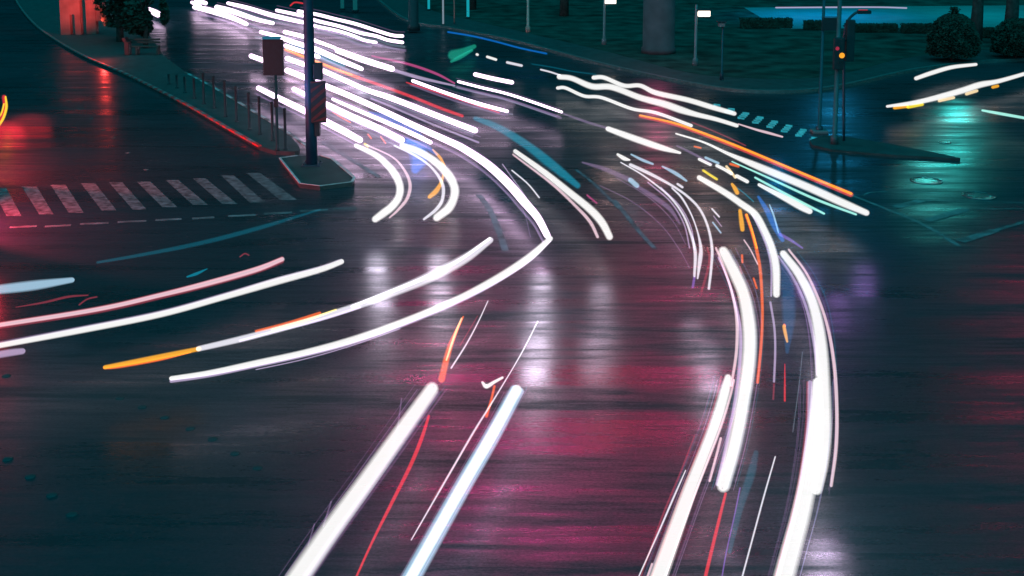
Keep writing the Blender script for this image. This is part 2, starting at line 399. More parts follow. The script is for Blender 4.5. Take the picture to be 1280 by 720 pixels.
# row of posts on the median
posts = [(211, 92, 105), (221, 93, 110), (231, 95, 116), (243, 97, 123), (255, 90, 130), (268, 95, 135), (282, 100, 146), (296, 107, 152), (312, 115, 162), (325, 120, 168), (341, 127, 176), (357, 135, 187)]
pl = ['farthest thin dark post of the row on the median', 'second farthest thin post of the median row', 'third farthest thin post of the median row', 'fourth farthest thin post of the median row', 'fifth post from the far end of the median row, a tall one',
      'sixth post from the far end of the median row', 'sixth post back from the mast in the median row', 'fifth post back from the mast in the median row', 'fourth post back from the mast in the median row',
      'third post back from the mast in the median row', 'post beside the thin sign pole in the median row', 'nearest and thickest looking post of the median row next to the mast']
for (x, yt, yb), l in zip(posts, pl):
    p = at(x, yb, 0.15); h = up(p, x, yt) - 0.15; bm = bmesh.new()
    lathe(bm, (0, 0, 0), [(0.085, 0), (0.085, 0.03), (0.05, 0.05), (0.05, h - 0.08), (0.058, h - 0.07), (0.058, h - 0.02), (0.03, h)], 14)
    tag(obj('bollard', bm, M_BLACK, loc=p), l, 'bollard', 'posts lining the median')
# chain rail between the last posts
# mast
b0 = at(390, 206, 0.15)
t = empty('street_light_mast', b0, 'tall thick dark mast on the small traffic island, blue light down one side', 'mast')
bm = bmesh.new(); lathe(bm, (0, 0, 0), [(0.19, 0.0), (0.185, 1.5), (0.165, 5), (0.12, 11)], 24); obj('pole', bm, simple('blue_grey_mast_paint', (.004, .030, .050), .5, 0, .2, 3, 0, .1), t)
bm = bmesh.new(); box(bm, (0, 0, 0.02), (0.62, 0.62, 0.04), bev=0.01)
for sx in (-1, 1):
    for sy in (-1, 1): lathe(bm, (sx * .24, sy * .24, 0.04), [(0.03, 0), (0.03, 0.05), (0.02, 0.07)], 8)
obj('base_plate', bm, M_STEEL, t)
bm = bmesh.new(); tube(bm, [(0, 0, 10.9), (0.1, 0.6, 11.4), (0.2, 1.8, 11.7), (0.25, 2.6, 11.7)], 0.05); obj('arm', bm, M_STEEL, t)
bm = bmesh.new(); box(bm, (0.27, 2.9, 11.68), (0.24, 0.7, 0.12), bev=0.03); obj('lamp_head', bm, M_STEEL, t)
bm = bmesh.new(); box(bm, (0.22, -.02, up(b0, 390, 160) - .15 + 0.2), (0.16, 0.3, 0.9), bev=0.02); obj('control_box', bm, M_BLACK, t)
spot('blue_mast_fill', b0 + Vector((-2.2, -1.0, 1.6)), b0 + Vector((0, 0, 3.2)), (0.02, 0.4, 1.0), 800, 0.2, 60)  # unseen lamp added for the blue light down the mast
# chevron board on the mast
zc0, zc1 = up(b0, 395, 152), up(b0, 395, 100)
sg = empty('chevron_board', (b0.x + 0.30, b0.y - 0.22, 0), 'dark hazard board with red diagonal stripes fixed to the mast', 'hazard sign')
hc = zc1 - zc0; wc = 0.5
bm = bmesh.new(); box(bm, (0, 0, (zc0 + zc1) / 2), (wc, 0.03, hc), bev=0.01); obj('board', bm, M_BLACK, sg)
bm = bmesh.new()
for k in range(-1, 5):
    z = zc0 + k * 0.33
    q4 = [(-wc / 2, z), (wc / 2, z + 0.42), (wc / 2, z + 0.55), (-wc / 2, z + 0.13)]
    q4 = [(x, min(max(zz, zc0 + .02), zc1 - .02)) for x, zz in q4]
    if abs(q4[0][1] - q4[3][1]) < .01 and abs(q4[1][1] - q4[2][1]) < .01: continue
    vs = [bm.verts.new((x * .98, -0.019, zz)) for x, zz in q4]
    try: bm.faces.new(vs)
    except ValueError: pass
obj('stripe', bm, M_REDPAINT, sg)
bm = bmesh.new(); box(bm, (0, 0.05, zc1 + 0.32), (0.3, 0.22, 0.55), bev=0.03); obj('signal_housing', bm, M_BLACK, sg)
# thin pole with a board
b1 = at(347, 188, 0.15)
t = empty('signal_pole', b1, 'thin dark pole with a signal board left of the mast, teal along its top', 'traffic signal')
zt, zb = up(b1, 345, 49) - .15, up(b1, 345, 94) - .15
bm = bmesh.new(); lathe(bm, (0, 0, 0), [(0.09, 0), (0.09, .06), (0.055, .09), (0.05, zb + .3)], 14); obj('pole', bm, M_BLACK, t)
bm = bmesh.new(); box(bm, (-.06, -0.02, (zt + zb) / 2), (0.72, 0.06, zt - zb), bev=0.02); obj('back_board', bm, M_BLACK, t)
bm = bmesh.new(); box(bm, (-.06, 0.12, (zt + zb) / 2), (0.34, 0.2, (zt - zb) * .86), bev=0.03); obj('signal_housing', bm, M_BLACK, t)
bm = bmesh.new(); box(bm, (-.10, 0.02, zt + 0.045), (0.62, 0.25, 0.08), bev=0.02); obj('top_cap', bm, glow('cap_reflection', lin(0, 110, 140), 0.8), t)  # teal reflection on the cap put in as emission, the cap is no lamp
bm = bmesh.new(); box(bm, (0, -.005, 1.7), (0.14, 0.13, .3), bev=0.015); obj('push_button', bm, M_BLACK, t)

# right hand signal cluster
b2 = at(1043, 180, 0.09); 
poly('signal_island', PX([(1012, 178), (1030, 172), (1060, 174), (1120, 184), (1180, 196), (1200, 201), (1120, 197), (1040, 190), (1015, 184)], sub=0), 0, M_PAVE, height=0.09)
t = empty('traffic_signal', b2, 'dark traffic signal post with lit red and amber lamps at the right hand corner', 'traffic signal')
bm = bmesh.new(); lathe(bm, (0, 0, 0), [(0.14, 0), (0.14, .3), (0.085, .34), (0.075, 6.5)], 16); obj('pole', bm, M_GREY, t)
zl = up(b2, 1047, 66) - .15
bm = bmesh.new(); box(bm, (-.02, -.16, zl + .05), (0.36, 0.22, 1.15), bev=0.04); obj('signal_housing', bm, M_BLACK, t)
def disc(bm, c, r, mi=0):
    vs = [bm.verts.new(Vector(c) + Vector((r * math.cos(2 * math.pi * k / 14), 0, r * math.sin(2 * math.pi * k / 14)))) for k in range(14)]
    vs2 = [bm.verts.new(v.co * 1.0 + Vector((0, -0.02, 0)) ) for v in vs]
    bm.faces.new(vs2)
    for k in range(14): bm.faces.new((vs[k], vs[(k + 1) % 14], vs2[(k + 1) % 14], vs2[k]))
bm = bmesh.new(); disc(bm, (-.10, -.272, zl + .25), .07); tag(obj('lens', bm, glow('lensred', (.55, .03, .08), .6), t), 'lit red lens of the signal')
bm = bmesh.new(); disc(bm, (.07, -.272, zl), .10); tag(obj('lens', bm, glow('lensamber', (1, .38, .02), 1.1), t), 'lit amber lens of the signal')
bm = bmesh.new(); disc(bm, (.05, -.272, zl - .28), .07); obj('lens', bm, M_BLACK, t)
for xx, zz, r in ((-.10, zl + .25, .09), (.07, zl, .12), (.05, zl - .28, .09)):
    bm = bmesh.new(); tube(bm, [(xx + r * math.cos(a), -.30, zz + r * math.sin(a)) for a in [math.pi * k / 10 for k in range(11)]], 0.018, 6); obj('visor', bm, M_BLACK, t)
bm = bmesh.new(); box(bm, (.42, .02, zl + .5), (0.3, 0.25, 1.5), bev=0.04); box(bm, (.2, .02, zl + .5), (.3, .05, .05)); tag(obj('signal_housing', bm, M_BLACK, t), 'second signal head seen from its side')
b3 = at(1024, 166, 0.0)
t = empty('sign_post', b3, 'slim dark post with a small rectangular board, left of the lit traffic signal', 'sign post')
bm = bmesh.new(); lathe(bm, (0, 0, 0), [(0.14, 0), (0.13, .25), (0.065, .3), (0.055, 5.6)], 14); obj('pole', bm, M_STEEL, t)
bm = bmesh.new(); box(bm, (0, 0, .06), (.6, .5, .12), bev=.03); obj('footing', bm, M_CONC, t)
z0, z1 = up(b3, 1030, 33) - .15, up(b3, 1030, 17) - .15
bm = bmesh.new(); box(bm, (.25, -.08, (z0 + z1) / 2), (.64, .05, z1 - z0), bev=.02); obj('board', bm, M_BLACK, t)
bm = bmesh.new(); box(bm, (.25, -.09, z1 + .03), (.6, .03, .035)); obj('edge_trim', bm, M_GREY, t)
b4 = at(1052, 176, 0.09)
t = empty('arm_post', b4, 'slender post with a curved arm and small red tipped lamp, right of the traffic signal', 'lamp post')
pts = [at_dist(x, y, b4) - b4 for x, y in [(1055, 172), (1055, 60), (1057, 35), (1062, 23), (1070, 16), (1078, 14), (1084, 15)]]
pts = [Vector((p.x, 0, p.z)) for p in pts]; pts[0].z = 0
bm = bmesh.new(); tube(bm, [Vector(p) for p in smooth_line([tuple(p) for p in pts], 6)], .05, 8); obj('curved_pole', bm, M_STEEL, t)
bm = bmesh.new(); e = pts[-1]; box(bm, (e.x - .12, -.02, e.z), (.5, .18, .13), bev=.03); obj('lamp_head', bm, M_BLACK, t)
bm = bmesh.new(); box(bm, (e.x - .18, -.09, e.z + .085), (.32, .06, .03)); obj('red_marker', bm, glow('marker', lin(190, 60, 80), .7), t)

# park lamp posts, poles, pillar
def lamp_post(x, yb, ytop, label, head=None, col=None, mat=M_GREY, r=.07):
    p = at(x, yb, 0.14); h = min(up(p, x, ytop) - .14, 9)
    t = empty('lamp_post', p, label, 'lamp post', 'posts along the park edge')
    bm = bmesh.new(); lathe(bm, (0, 0, 0), [(r * 2, 0), (r * 1.8, .35), (r, .42), (r * .8, h)], 12); obj('pole', bm, mat, t)
    if head:
        hx, hy, hw, hh = head; q = at_dist(hx, hy, p) - p; s = ppm(p)
        bm = bmesh.new(); box(bm, (q.x, 0, q.z), (hw / s, .3, hh / s), bev=.04); obj('lamp_head', bm, col, t)
        bm = bmesh.new(); box(bm, (q.x, 0, q.z + hh / s / 2 + .05), (hw / s + .12, .36, .08), bev=.02); obj('lamp_hood', bm, M_BLACK, t)
        bm = bmesh.new(); tube(bm, [(0, 0, q.z + .1), (q.x, 0, q.z + hh / s / 2 + .08)], .03, 6); obj('arm', bm, mat, t)
    return t
WARM = glow('parklamp', (1.0, .86, .74), 2.2)
M_POSTRED = simple('rusty_post', (.30, .14, .12), .6, 0, .3, 4)
lamp_post(755, 56, -25, 'pale lamp post with a wide lit white head, left of the concrete pillar', (763, 1, 14, 7), WARM, M_CONC, .08)
lamp_post(869, 82, 6, 'pinkish lamp post with a lit white box head, right of the concrete pillar', (880, 17, 15, 7), WARM, M_CONC, .08)
lamp_post(660, 40, -40, 'reddish lamp post at the park edge under the trees', None, None, M_POSTRED, .09)
lamp_post(902, 100, 30, 'short dark post with a small grey cap beyond the wavy white trails', (902, 31, 8, 5), M_CONC, M_STEEL, .05)
lamp('park_lamp', at(764, 40, 3.4), (1.0, .62, .55), 25, .2); lamp('park_lamp', at(885, 60, 3.2) , (1.0, .62, .55), 25, .2)
pp = at(823, 66, .14)
t = empty('bridge_pillar', pp, 'broad concrete pillar with a pinkish sheen standing on the park lawn', 'pillar')
s = ppm(pp); rr = 20 / s
bm = bmesh.new(); lathe(bm, (0, 0, 0), [(rr * 1.08, 0), (rr * 1.08, .3), (rr, .32), (rr, 12)], 28); M_PIL = simple('dark_concrete', (.045, .030, .034), .8, 0, .3, 1.2, .2); obj('shaft', bm, M_PIL, t)
bm = bmesh.new(); box(bm, (0, 0, 12.4), (rr * 4, rr * 3, .8), bev=.1); obj('pillar_head', bm, M_CONC, t)
lamp('pink_pillar_fill', pp + Vector((-.6, -4.5, 3.5)), (1.0, .10, .28), 130, .2)  # added lamp in mid air, gives the pillar its pink sheen
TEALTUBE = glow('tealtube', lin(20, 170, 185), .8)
def light_pole(x, yb, w, label, mat):
    p = at(x, yb, .14); r = w / 2 / ppm(p)
    t = empty('light_pole', p, label, 'light pole', 'thin poles by the far park corner')
    bm = bmesh.new(); lathe(bm, (0, 0, 0), [(r, .02), (r, 4.0)], 10); obj('tube', bm, mat, t)
    bm = bmesh.new(); lathe(bm, (0, 0, 0), [(r * 1.6, 0), (r * 1.6, .12)], 10); obj('foot', bm, M_BLACK, t)
    bm = bmesh.new(); lathe(bm, (0, 0, 4.0), [(r * 1.3, 0), (r * 1.3, .1), (r * .4, .16)], 10); obj('cap', bm, M_BLACK, t)
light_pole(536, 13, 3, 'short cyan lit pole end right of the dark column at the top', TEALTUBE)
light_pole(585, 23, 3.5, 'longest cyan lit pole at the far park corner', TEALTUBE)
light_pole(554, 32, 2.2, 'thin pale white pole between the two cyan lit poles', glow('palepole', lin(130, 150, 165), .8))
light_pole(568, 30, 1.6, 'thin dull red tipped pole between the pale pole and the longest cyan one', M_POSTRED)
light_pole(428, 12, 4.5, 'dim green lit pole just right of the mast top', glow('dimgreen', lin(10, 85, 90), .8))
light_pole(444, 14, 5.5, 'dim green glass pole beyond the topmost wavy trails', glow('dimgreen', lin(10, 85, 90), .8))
p = at(517, 38, .14); bm = bmesh.new(); lathe(bm, (0, 0, 0), [(.42, 0), (.40, .4), (.34, .45), (.33, 9)], 20)
tag(obj('column', bm, M_BLACK, loc=p), 'wide dark column behind the ends of the top wavy trails', 'column')

# vegetation
def leaf_cloud(bm, c, rx, ry, rz, n, size, lump=.35, seed=1):
    rnd = random.Random(seed)
    lobes = [(Vector((rnd.gauss(0, .45), rnd.gauss(0, .45), rnd.gauss(0, .4))), rnd.uniform(.35, .65)) for _ in range(9)]
    for _ in range(n):
        l, r = rnd.choice(lobes)
        d = Vector((rnd.gauss(0, 1), rnd.gauss(0, 1), rnd.gauss(0, 1))).normalized() * r * rnd.uniform(.5, 1) ** .5
        q = l + d
        if q.length > 1.1: q *= 1.1 / q.length
        p = Vector(c) + Vector((q.x * rx, q.y * ry, q.z * rz))
        a = Vector((rnd.gauss(0, 1), rnd.gauss(0, 1), rnd.gauss(0, .6))).normalized(); b = a.orthogonal().normalized()
        s = size * rnd.uniform(.6, 1.4)
        vs = [bm.verts.new(p + a * s), bm.verts.new(p + b * s * .5), bm.verts.new(p - a * s), bm.verts.new(p - b * s * .5)]
        bm.faces.new(vs)
def tree(p, h, r, label, trunk_r=.25, n=3500, crown=None, seed=1, cz=None):
    t = empty('tree', p, label, 'tree', 'dark trees around the junction')
    rnd = random.Random(seed); bm = bmesh.new(); fork = h * .45
    tube(bm, [(0, 0, -.02), (.05, 0, fork * .5), (.02, .05, fork), (.1, .1, h * .75)], [trunk_r * 1.25, trunk_r, trunk_r * .8, trunk_r * .3], 10)
    for k in range(6):
        a = k * 1.05 + rnd.random(); z = fork * rnd.uniform(.8, 1.2)
        tube(bm, [(0, 0, z), (math.cos(a) * r * .35, math.sin(a) * r * .35, z + h * .15), (math.cos(a) * r * .7, math.sin(a) * r * .7, z + h * .26)], [trunk_r * .5, trunk_r * .3, trunk_r * .1], 7)
    obj('trunk', bm, M_BARK, t)
    bm = bmesh.new(); leaf_cloud(bm, (0, 0, cz or h * .78), r, r, h * .32, n, .16, seed=seed); obj('crown', bm, M_LEAF, t)
def bush(p, w, h, label, n=2500, seed=2, top=False, kind='bush', size=.09):
    t = empty(kind, p, label, kind); rnd = random.Random(seed)
    bm = bmesh.new(); tube(bm, [(0, 0, -.02), (0, 0, h * .4)], [.09, .06], 8); obj('trunk', bm, M_BARK, t)
    bm = bmesh.new()
    for _ in range(n):
        a = rnd.uniform(0, 2 * math.pi); u = rnd.random()
        zz = .12 + u * .88; rad = w / 2 * math.sqrt(max(0, 1 - ((zz - .38) / .64) ** 2)) * rnd.uniform(.72, 1.0) * (1 + .07 * math.sin(5 * a + 9 * zz) + .05 * math.sin(11 * a - 14 * zz))
        q = Vector((rad * math.cos(a), rad * math.sin(a), zz * h * .97))
        if top and rnd.random() < .03: q = Vector((rnd.gauss(0, .1), rnd.gauss(0, .1), h * rnd.uniform(.95, 1.12)))
        d = Vector((rnd.gauss(0, 1), rnd.gauss(0, 1), rnd.gauss(0, 1))).normalized(); b = d.orthogonal().normalized(); s = size * rnd.uniform(.7, 1.5)
        bm.faces.new([bm.verts.new(q + d * s), bm.verts.new(q + b * s * .6), bm.verts.new(q - d * s), bm.verts.new(q - b * s * .6)])
    obj('crown', bm, M_LEAF, t)
p = at(1190, 76, .15); s = ppm(p); bush(p, 62 / s, 60 / s, 'big round clipped dark bush in front of the blue lit plaza', 11000, 3, True, 'topiary_bush', .075)
p = at(1270, 72, .15); s = ppm(p); bush(p, 60 / s, 50 / s, 'second round dark bush at the right edge of the lawn', 9000, 4, False, 'topiary_bush', .075)
tree(at(1219, 52, .15), 9.5, 3.5, 'straight thick dark trunk rising behind the big round bush', .34, 2500, seed=5, cz=9.2)
tree(at(1262, 54, .15), 10, 3.5, 'leaning dark trunk at the right edge behind the second bush', .38, 2500, seed=6, cz=9.6)
def hedge(x0, x1, yb, yt, label, seed):
    a, b = at(x0, yb, .15), at(x1, yb, .15); c = (a + b) / 2; h = up(c, (x0 + x1) / 2, yt) - .15; w = (b - a).length
    rnd = random.Random(seed); bm = bmesh.new(); box(bm, (0, 0, h * .47), (w * .98, .7, h * .9), bev=.06)
    for _ in range(int(260 * w)):
        f = rnd.randrange(3); q = Vector((rnd.uniform(-w / 2, w / 2), rnd.uniform(-.38, .38), rnd.uniform(.03, h)))
        if f == 0: q.y = -.38
        elif f == 1: q.z = h * rnd.uniform(.94, 1.03)
        else: q.y = .38
        d = Vector((rnd.gauss(0, 1), rnd.gauss(0, 1), rnd.gauss(0, 1))).normalized(); e = d.orthogonal().normalized(); s_ = .07 * rnd.uniform(.7, 1.4)
        bm.faces.new([bm.verts.new(q + d * s_), bm.verts.new(q + e * s_ * .6), bm.verts.new(q - d * s_), bm.verts.new(q - e * s_ * .6)])
    o = obj('hedge', bm, M_LEAF, loc=c); tag(o, label, 'hedge', 'clipped hedges before the plaza')
hedge(925, 990, 35, 23, 'leftmost low clipped hedge before the blue lit plaza', 1)
hedge(1005, 1027, 37, 26, 'short clipped hedge behind the signal post', 2)
hedge(1056, 1121, 40, 30, 'long clipped hedge right of the signal post', 3)
hedge(1127, 1172, 41, 30, 'clipped hedge ending behind the big round bush', 4)
hedge(1226, 1256, 47, 35, 'clipped hedge between the two dark trunks', 5)
tree(at(150, 52, .15), 7.0, 2.4, 'dark bushy tree on the median before the red lit entrance', .2, 5200, seed=9, cz=3.4)
tree(at(182, 60, .15), 4.6, 1.2, 'small dark tree against the white trails at the far end of the median', .14, 3000, seed=10, cz=2.0)
for (x, y, h, l, sd_) in [(590, 12, 11, 'dark tree on the park lawn behind the cyan poles', 21), (705, 20, 12, 'dark tree on the park lawn left of the pillar', 22), (960, -10, 11, 'tree behind the leftmost hedge', 23)]:
    tree(at(x, y, .15), h, 4.0, l, .28, 2500, seed=sd_, cz=h * .9)

# red lit entrance, bench, side planter
p = at(103, 43, .15); s = ppm(p)
t = empty('entrance_wall', p, 'red lit wall with tall openings at the far end of the median', 'entrance wall')
bm = bmesh.new()
for x0, x1, yb in ((78, 90, 40), (96, 103, 43)): box(bm, (((x0 + x1) / 2 - 103) / s, 0, 1.9), ((x1 - x0) / s, .5, 3.8))
box(bm, ((78 + 103) / 2 / s - 103 / s, 0.004, 3.5), (25 / s - .01, .49, 3.0)); box(bm, (-10 / s, .003, 1.75), (6.2 / s, .48, .9))
obj('arch', bm, M_WALL, t)
bm = bmesh.new(); box(bm, (11 / s, .3, 2.2), (12 / s, .5, 4.4)); box(bm, (22 / s, .35, 2.6), (10 / s, .5, 3.5)); obj('pier', bm, M_WALL, t)
bm = bmesh.new(); box(bm, (0, .1, 5.1), (60 / s, .9, .25)); obj('coping', bm, M_CONC, t)
spot('red_wall_fill', p + Vector((3.0, -5.0, 1.0)), p + Vector((-1, 0, 3.0)), (1.0, .06, .05), 11000, .2, 62)  # unseen spot added to light the entrance wall red
p = at(180, 68, .15); s = ppm(p)
t = empty('bench', p, 'low bench with a bright red end panel on the median', 'bench')
bm = bmesh.new()
for k in range(4): box(bm, (0, -.2 + k * .13, .47), (1.75, .1, .05), bev=.008)
obj('seat', bm, M_WOOD, t)
bm = bmesh.new()
for k in range(2): box(bm, (0, .28, .66 + k * .16), (1.75, .04, .11), bev=.008)
obj('backrest', bm, M_WOOD, t)
for sx in (-.35, .82):
    bm = bmesh.new(); box(bm, (sx, 0, .22), (.1, .5, .44), bev=.01); obj('leg', bm, M_WOOD, t)
bm = bmesh.new(); box(bm, (-.86, -.1, .38), (.26, .5, .76), bev=.03); box(bm, (-.98, -.12, .86), (.2, .46, .26), ry=R(-24), bev=.03); tag(obj('end_panel', bm, M_REDPAINT, t), 'bright red end panel')
lamp('red_bench_fill', p + Vector((-1.6, -2.0, .7)), (1.0, .05, .04), 70, .1)  # unseen lamp added to redden the bench end panel

# ------------------------------------------------------------------ light trails left by passing vehicles
WH = streak('white', (1.0, .985, .965), 0.93)
SOFT = streak('soft', lin(225, 222, 232), 1.0)
LIL = streak('lilac', lin(175, 155, 190), .9)
DLIL = streak('dimlilac', lin(112, 92, 125), .8)
PINKW = streak('pinkwhite', lin(228, 195, 205), .95)
PINK = streak('pink', lin(190, 70, 130), .8)
RED = streak('red', lin(214, 40, 46), 1.0)
DRED = streak('dimred', lin(140, 45, 60), .8)
ORA = streak('orange', lin(232, 96, 20), 1.0)
DORA = streak('deeporange', lin(205, 60, 10), .7)
AMB = streak('amber', lin(240, 165, 20), 1.0)
YEL = streak('yellow', lin(240, 215, 30), 1.0)
PEACH = streak('peach', lin(245, 215, 165), 1.0)
BLU = streak('blue', lin(10, 95, 180), .9)
FAR = streak('farwhite', (1.0, .72, 1.0), 4.5)
DBLU = streak('dimblue', lin(8, 66, 104), .8)
CYA = streak('cyan', lin(0, 105, 200), .9)
TEA = streak('teal', lin(0, 125, 150), .8)
DTEA = streak('dimteal', lin(4, 75, 92), .8)
MINT = streak('mint', lin(165, 240, 225), 1.0)
PALEB = streak('paleblue', lin(160, 196, 220), .9)
PUR = streak('purple', lin(120, 85, 175), .8)
GRN = streak('green', lin(25, 140, 115), .8)
FAINT = streak('faint', lin(84, 62, 92), .8)
GHOST = streak('grey', lin(95, 105, 118), .8)
def sweep(name, pts, w, h, mat, parent=None, origin=None):
    """pts in the picture are carried to the height h above the road at which the lamp travels; w is the lamp's glare there"""
    if not isinstance(w, (list, tuple)): w = [w] * len(pts)
    line = smooth_line([(x, y, ww) for (x, y), ww in zip(pts, w)], 8)
    P, Q = [], []
    for x, y, ww in line:
        p = at(x, y, h); P.append(p); Q.append(max(ww, .5) / 2 / ppm(p))
    # rounded ends
    def cap(p, d, r): return [(p + d * r * math.sin(a), r * math.cos(a)) for a in (R(30), R(58), R(80))]
    d0 = (P[0] - P[1]).normalized(); d1 = (P[-1] - P[-2]).normalized()
    pre = cap(P[0], d0, Q[0])[::-1]; post = cap(P[-1], d1, Q[-1])
    P = [a for a, _ in pre] + P + [a for a, _ in post]; Q = [b for _, b in pre] + Q + [b for _, b in post]
    o0 = origin if origin is not None else P[len(P) // 2].copy()
    bm = bmesh.new()
    for k in ((1.08, .95, .8, .62) if mat is FAR else (1.22, 1.07, .93, .77)): tube(bm, [p - o0 for p in P], [q * k for q in Q], 10)
    o = obj(name, bm, mat, parent)
    if parent is None: o.location = o0
    return o, o0
def trail(label, pts, w, mat=None, h=.65, edges=(), grp='headlight trails'):
    o, o0 = sweep('light_trail', pts, w, h, mat or WH)
    tag(o, label, 'light trail', grp)
    edges = list(edges)
    wmax = max(w) if isinstance(w, (list, tuple)) else w
    if mat in (None, WH) and wmax > 11:
        rg = random.Random(int(pts[0][0] * 3 + pts[0][1]))
        for sd_ in (-1, 1):
            for _ in range(3):
                off = sd_ * (wmax * .6 + rg.uniform(1, 9)); edges.append(((off, rg.uniform(-6, 6)), rg.uniform(.7, 1.3), rg.choice([FAINT, FAINT, DLIL, DTEA]), rg.uniform(.35, .8)))
    if mat is FAR and len(pts) > 3:  # low faint strands added as a violet haze under the trail
        rg = random.Random(int(pts[0][0] * 7 + pts[0][1]))
        for _ in range(3): edges.append(((rg.uniform(-7, 7), rg.uniform(4, 10)), rg.uniform(1.2, 3.2), rg.choice([DLIL, DLIL, GHOST, FAINT]), rg.uniform(.25, .5)))
        edges.append(((rg.uniform(-3, 3), rg.uniform(-6, -4)), 1.2, FAINT, .9))
    for e in edges:
        ep, ew, em = e[:3]; eh = e[3] if len(e) > 3 else h
        if isinstance(ep, (int, float)) or (len(ep) == 2 and isinstance(ep[0], (int, float))):
            dx, dy = ep; ep = [(x + dx, y + dy) for x, y in pts]
        sweep('light_edge', ep, ew, eh, em, o, o0)
    return o
G1, G2, G3, G4 = 'headlight trails', 'tail light trails', 'signal light trails', 'coloured body light trails'
# far left end of the main road
trail('short white trail left of the top of the small dark tree', [(168, 1), (181, 11)], 7, FAR)
trail('short white trail just right of the small dark tree', [(186, 12), (196, 17), (204, 21)], [6, 8, 5], FAR)
trail('stubby white dash among the dark leaves at top left', [(161, 12), (164, 14)], 5, FAR)
trail('stubby white dash below the other in the dark leaves', [(170, 18), (178, 21)], 5, FAR)
trail('topmost tiny white trail over the far main road', [(240, 3), (250, 7)], 4, FAR)
trail('tiny white trail cut by the top edge over the far road', [(245, 0), (257, 4)], 5, FAR)
trail('thick kinked white trail at the far left of the main road', [(243, 9), (262, 13), (290, 22), (308, 30)], [5, 7, 6, 5], FAR)
trail('long thin white trail passing behind the mast top, lowest of the wavy three', [(285, 4), (310, 10), (340, 19), (370, 26), (384, 29), (396, 33), (420, 38), (440, 44), (455, 50), (470, 53)], [4, 5, 5.5, 5, 4, 3.5, 3.5, 3.5, 3.5, 3.5], FAR)
trail('white trail below the top edge ending left of the signal board', [(271, 9), (290, 14), (320, 24), (341, 29)], [6, 6.5, 5, 4.5], FAR)
trail('middle one of the three wavy white trails right of the mast top', [(346, 13), (370, 18), (384, 21), (396, 26), (425, 33), (450, 41), (470, 45), (485, 50), (503, 53)], 4, FAR)
trail('topmost of the three wavy white trails right of the mast top', [(373, 14), (396, 18), (420, 24), (445, 30), (470, 38), (490, 44), (503, 45)], 4, FAR)
trail('white trail passing above the signal board to the thick dash right of the mast', [(326, 40), (345, 45), (365, 52), (384, 58), (398, 63), (425, 75), (452, 86)], [4.5, 5, 6, 6, 7, 6.5, 5], FAR)
trail('short white trail right behind the mast above the thick dash', [(356, 40), (384, 47), (397, 52), (419, 60)], [5, 5, 4.5, 4], FAR)
trail('white trail above the orange one at the mast', [(357, 57), (371, 62), (398, 71)], 5, FAR)
trail('blue trail under the thick white dash right of the mast', [(362, 54), (384, 63), (398, 69), (414, 76), (430, 82)], [3, 4, 6, 5, 3], TEA, .9, (), G4)
trail('long trail running from orange at the mast into red', [(448, 97), (485, 110), (520, 123), (550, 135), (578, 145)], 3.6, RED, .85, [([(357, 62), (384, 73), (395, 77), (420, 87), (448, 97)], 4, ORA), ([(357, 61.5), (384, 72.5), (395, 76.5), (420, 86.5), (440, 93.5)], 2, AMB, .9)], G2)
trail('thick white dash right of the one by the mast', [(422, 63), (455, 75), (490, 86)], [7, 7.5, 7], FAR)
trail('faint lilac smear continuing beyond the thick white dash', [(490, 87), (520, 96), (545, 102), (568, 107)], [4, 4, 3, 2], LIL, .6)
trail('pink smear arching over the lilac one in mid road', [(465, 70), (510, 80), (545, 92), (568, 104)], [2, 3, 3, 2], PINK, .7, (), G2)
trail('white trail in mid road with a fine red line under it', [(516, 101), (560, 117), (600, 130), (634, 139)], [4, 4, 4.5, 4], FAR, .65, [([(508, 103), (560, 120), (600, 133), (624, 141)], 1.5, RED, .8)])
trail('thin white trail far right of the red lined one', [(573, 102), (600, 109), (640, 119), (702, 140)], 3.2, FAR)
trail('short white dash above the thin white trail in mid road', [(594, 93), (615, 98), (640, 103)], 5, FAR)
trail('long straight white trail below the red one, ending before the teal band', [(359, 73), (384, 82), (400, 87), (430, 100), (460, 113), (490, 123), (560, 150), (594, 163)], [6, 6, 6, 6, 6, 7, 7, 7], FAR)
trail('longest white trail, from the mast down to the meeting point in the junction centre', [(359, 88), (384, 98), (406, 107), (440, 121), (480, 139), (520, 158), (560, 176), (580, 186), (610, 206), (636, 230), (655, 252), (672, 272), (684, 294)], [7, 7, 7, 7, 7, 7.5, 8, 9, 10, 10.5, 10, 9, 8], FAR)
trail('white trail with soft lilac lower edge ending above the blue patch', [(367, 111), (384, 119), (405, 129), (440, 146), (470, 159), (502, 175)], [5, 6, 7, 8, 8, 8], FAR, .65, [((0, 3), 5, LIL, .6)])
trail('white trail over the dark blue smear', [(416, 124), (450, 139), (490, 156), (515, 167), (538, 178)], [3.5, 4.5, 5, 5.5, 5], FAR)
trail('fine lilac trail between the two long white trails', [(464, 123), (500, 138), (540, 155), (570, 167), (598, 178)], 2.4, LIL, .7)
trail('white trail crossing behind the posts and the mast', [(323, 110), (345, 121), (384, 140), (405, 151), (430, 164), (450, 175)], [6, 7, 8, 8.5, 8.5, 7.5], FAR)
trail('stubby white dash left of the signal board', [(314, 70), (331, 76)], 6, FAR)
trail('dark blue smear beneath the white trail in mid road', [(462, 141), (490, 150), (515, 163), (532, 176)], [4, 10, 9, 4], BLU, .45, (), G4)
trail('bright blue patch between the two hooked trails', [(508, 177), (520, 188), (524, 198), (519, 212)], [10, 18, 20, 10], CYA, .35, (), G4)
trail('blue smear above the right hooked trail', [(510, 176), (530, 182), (546, 193)], [4, 7, 3], BLU, .4, (), G4)
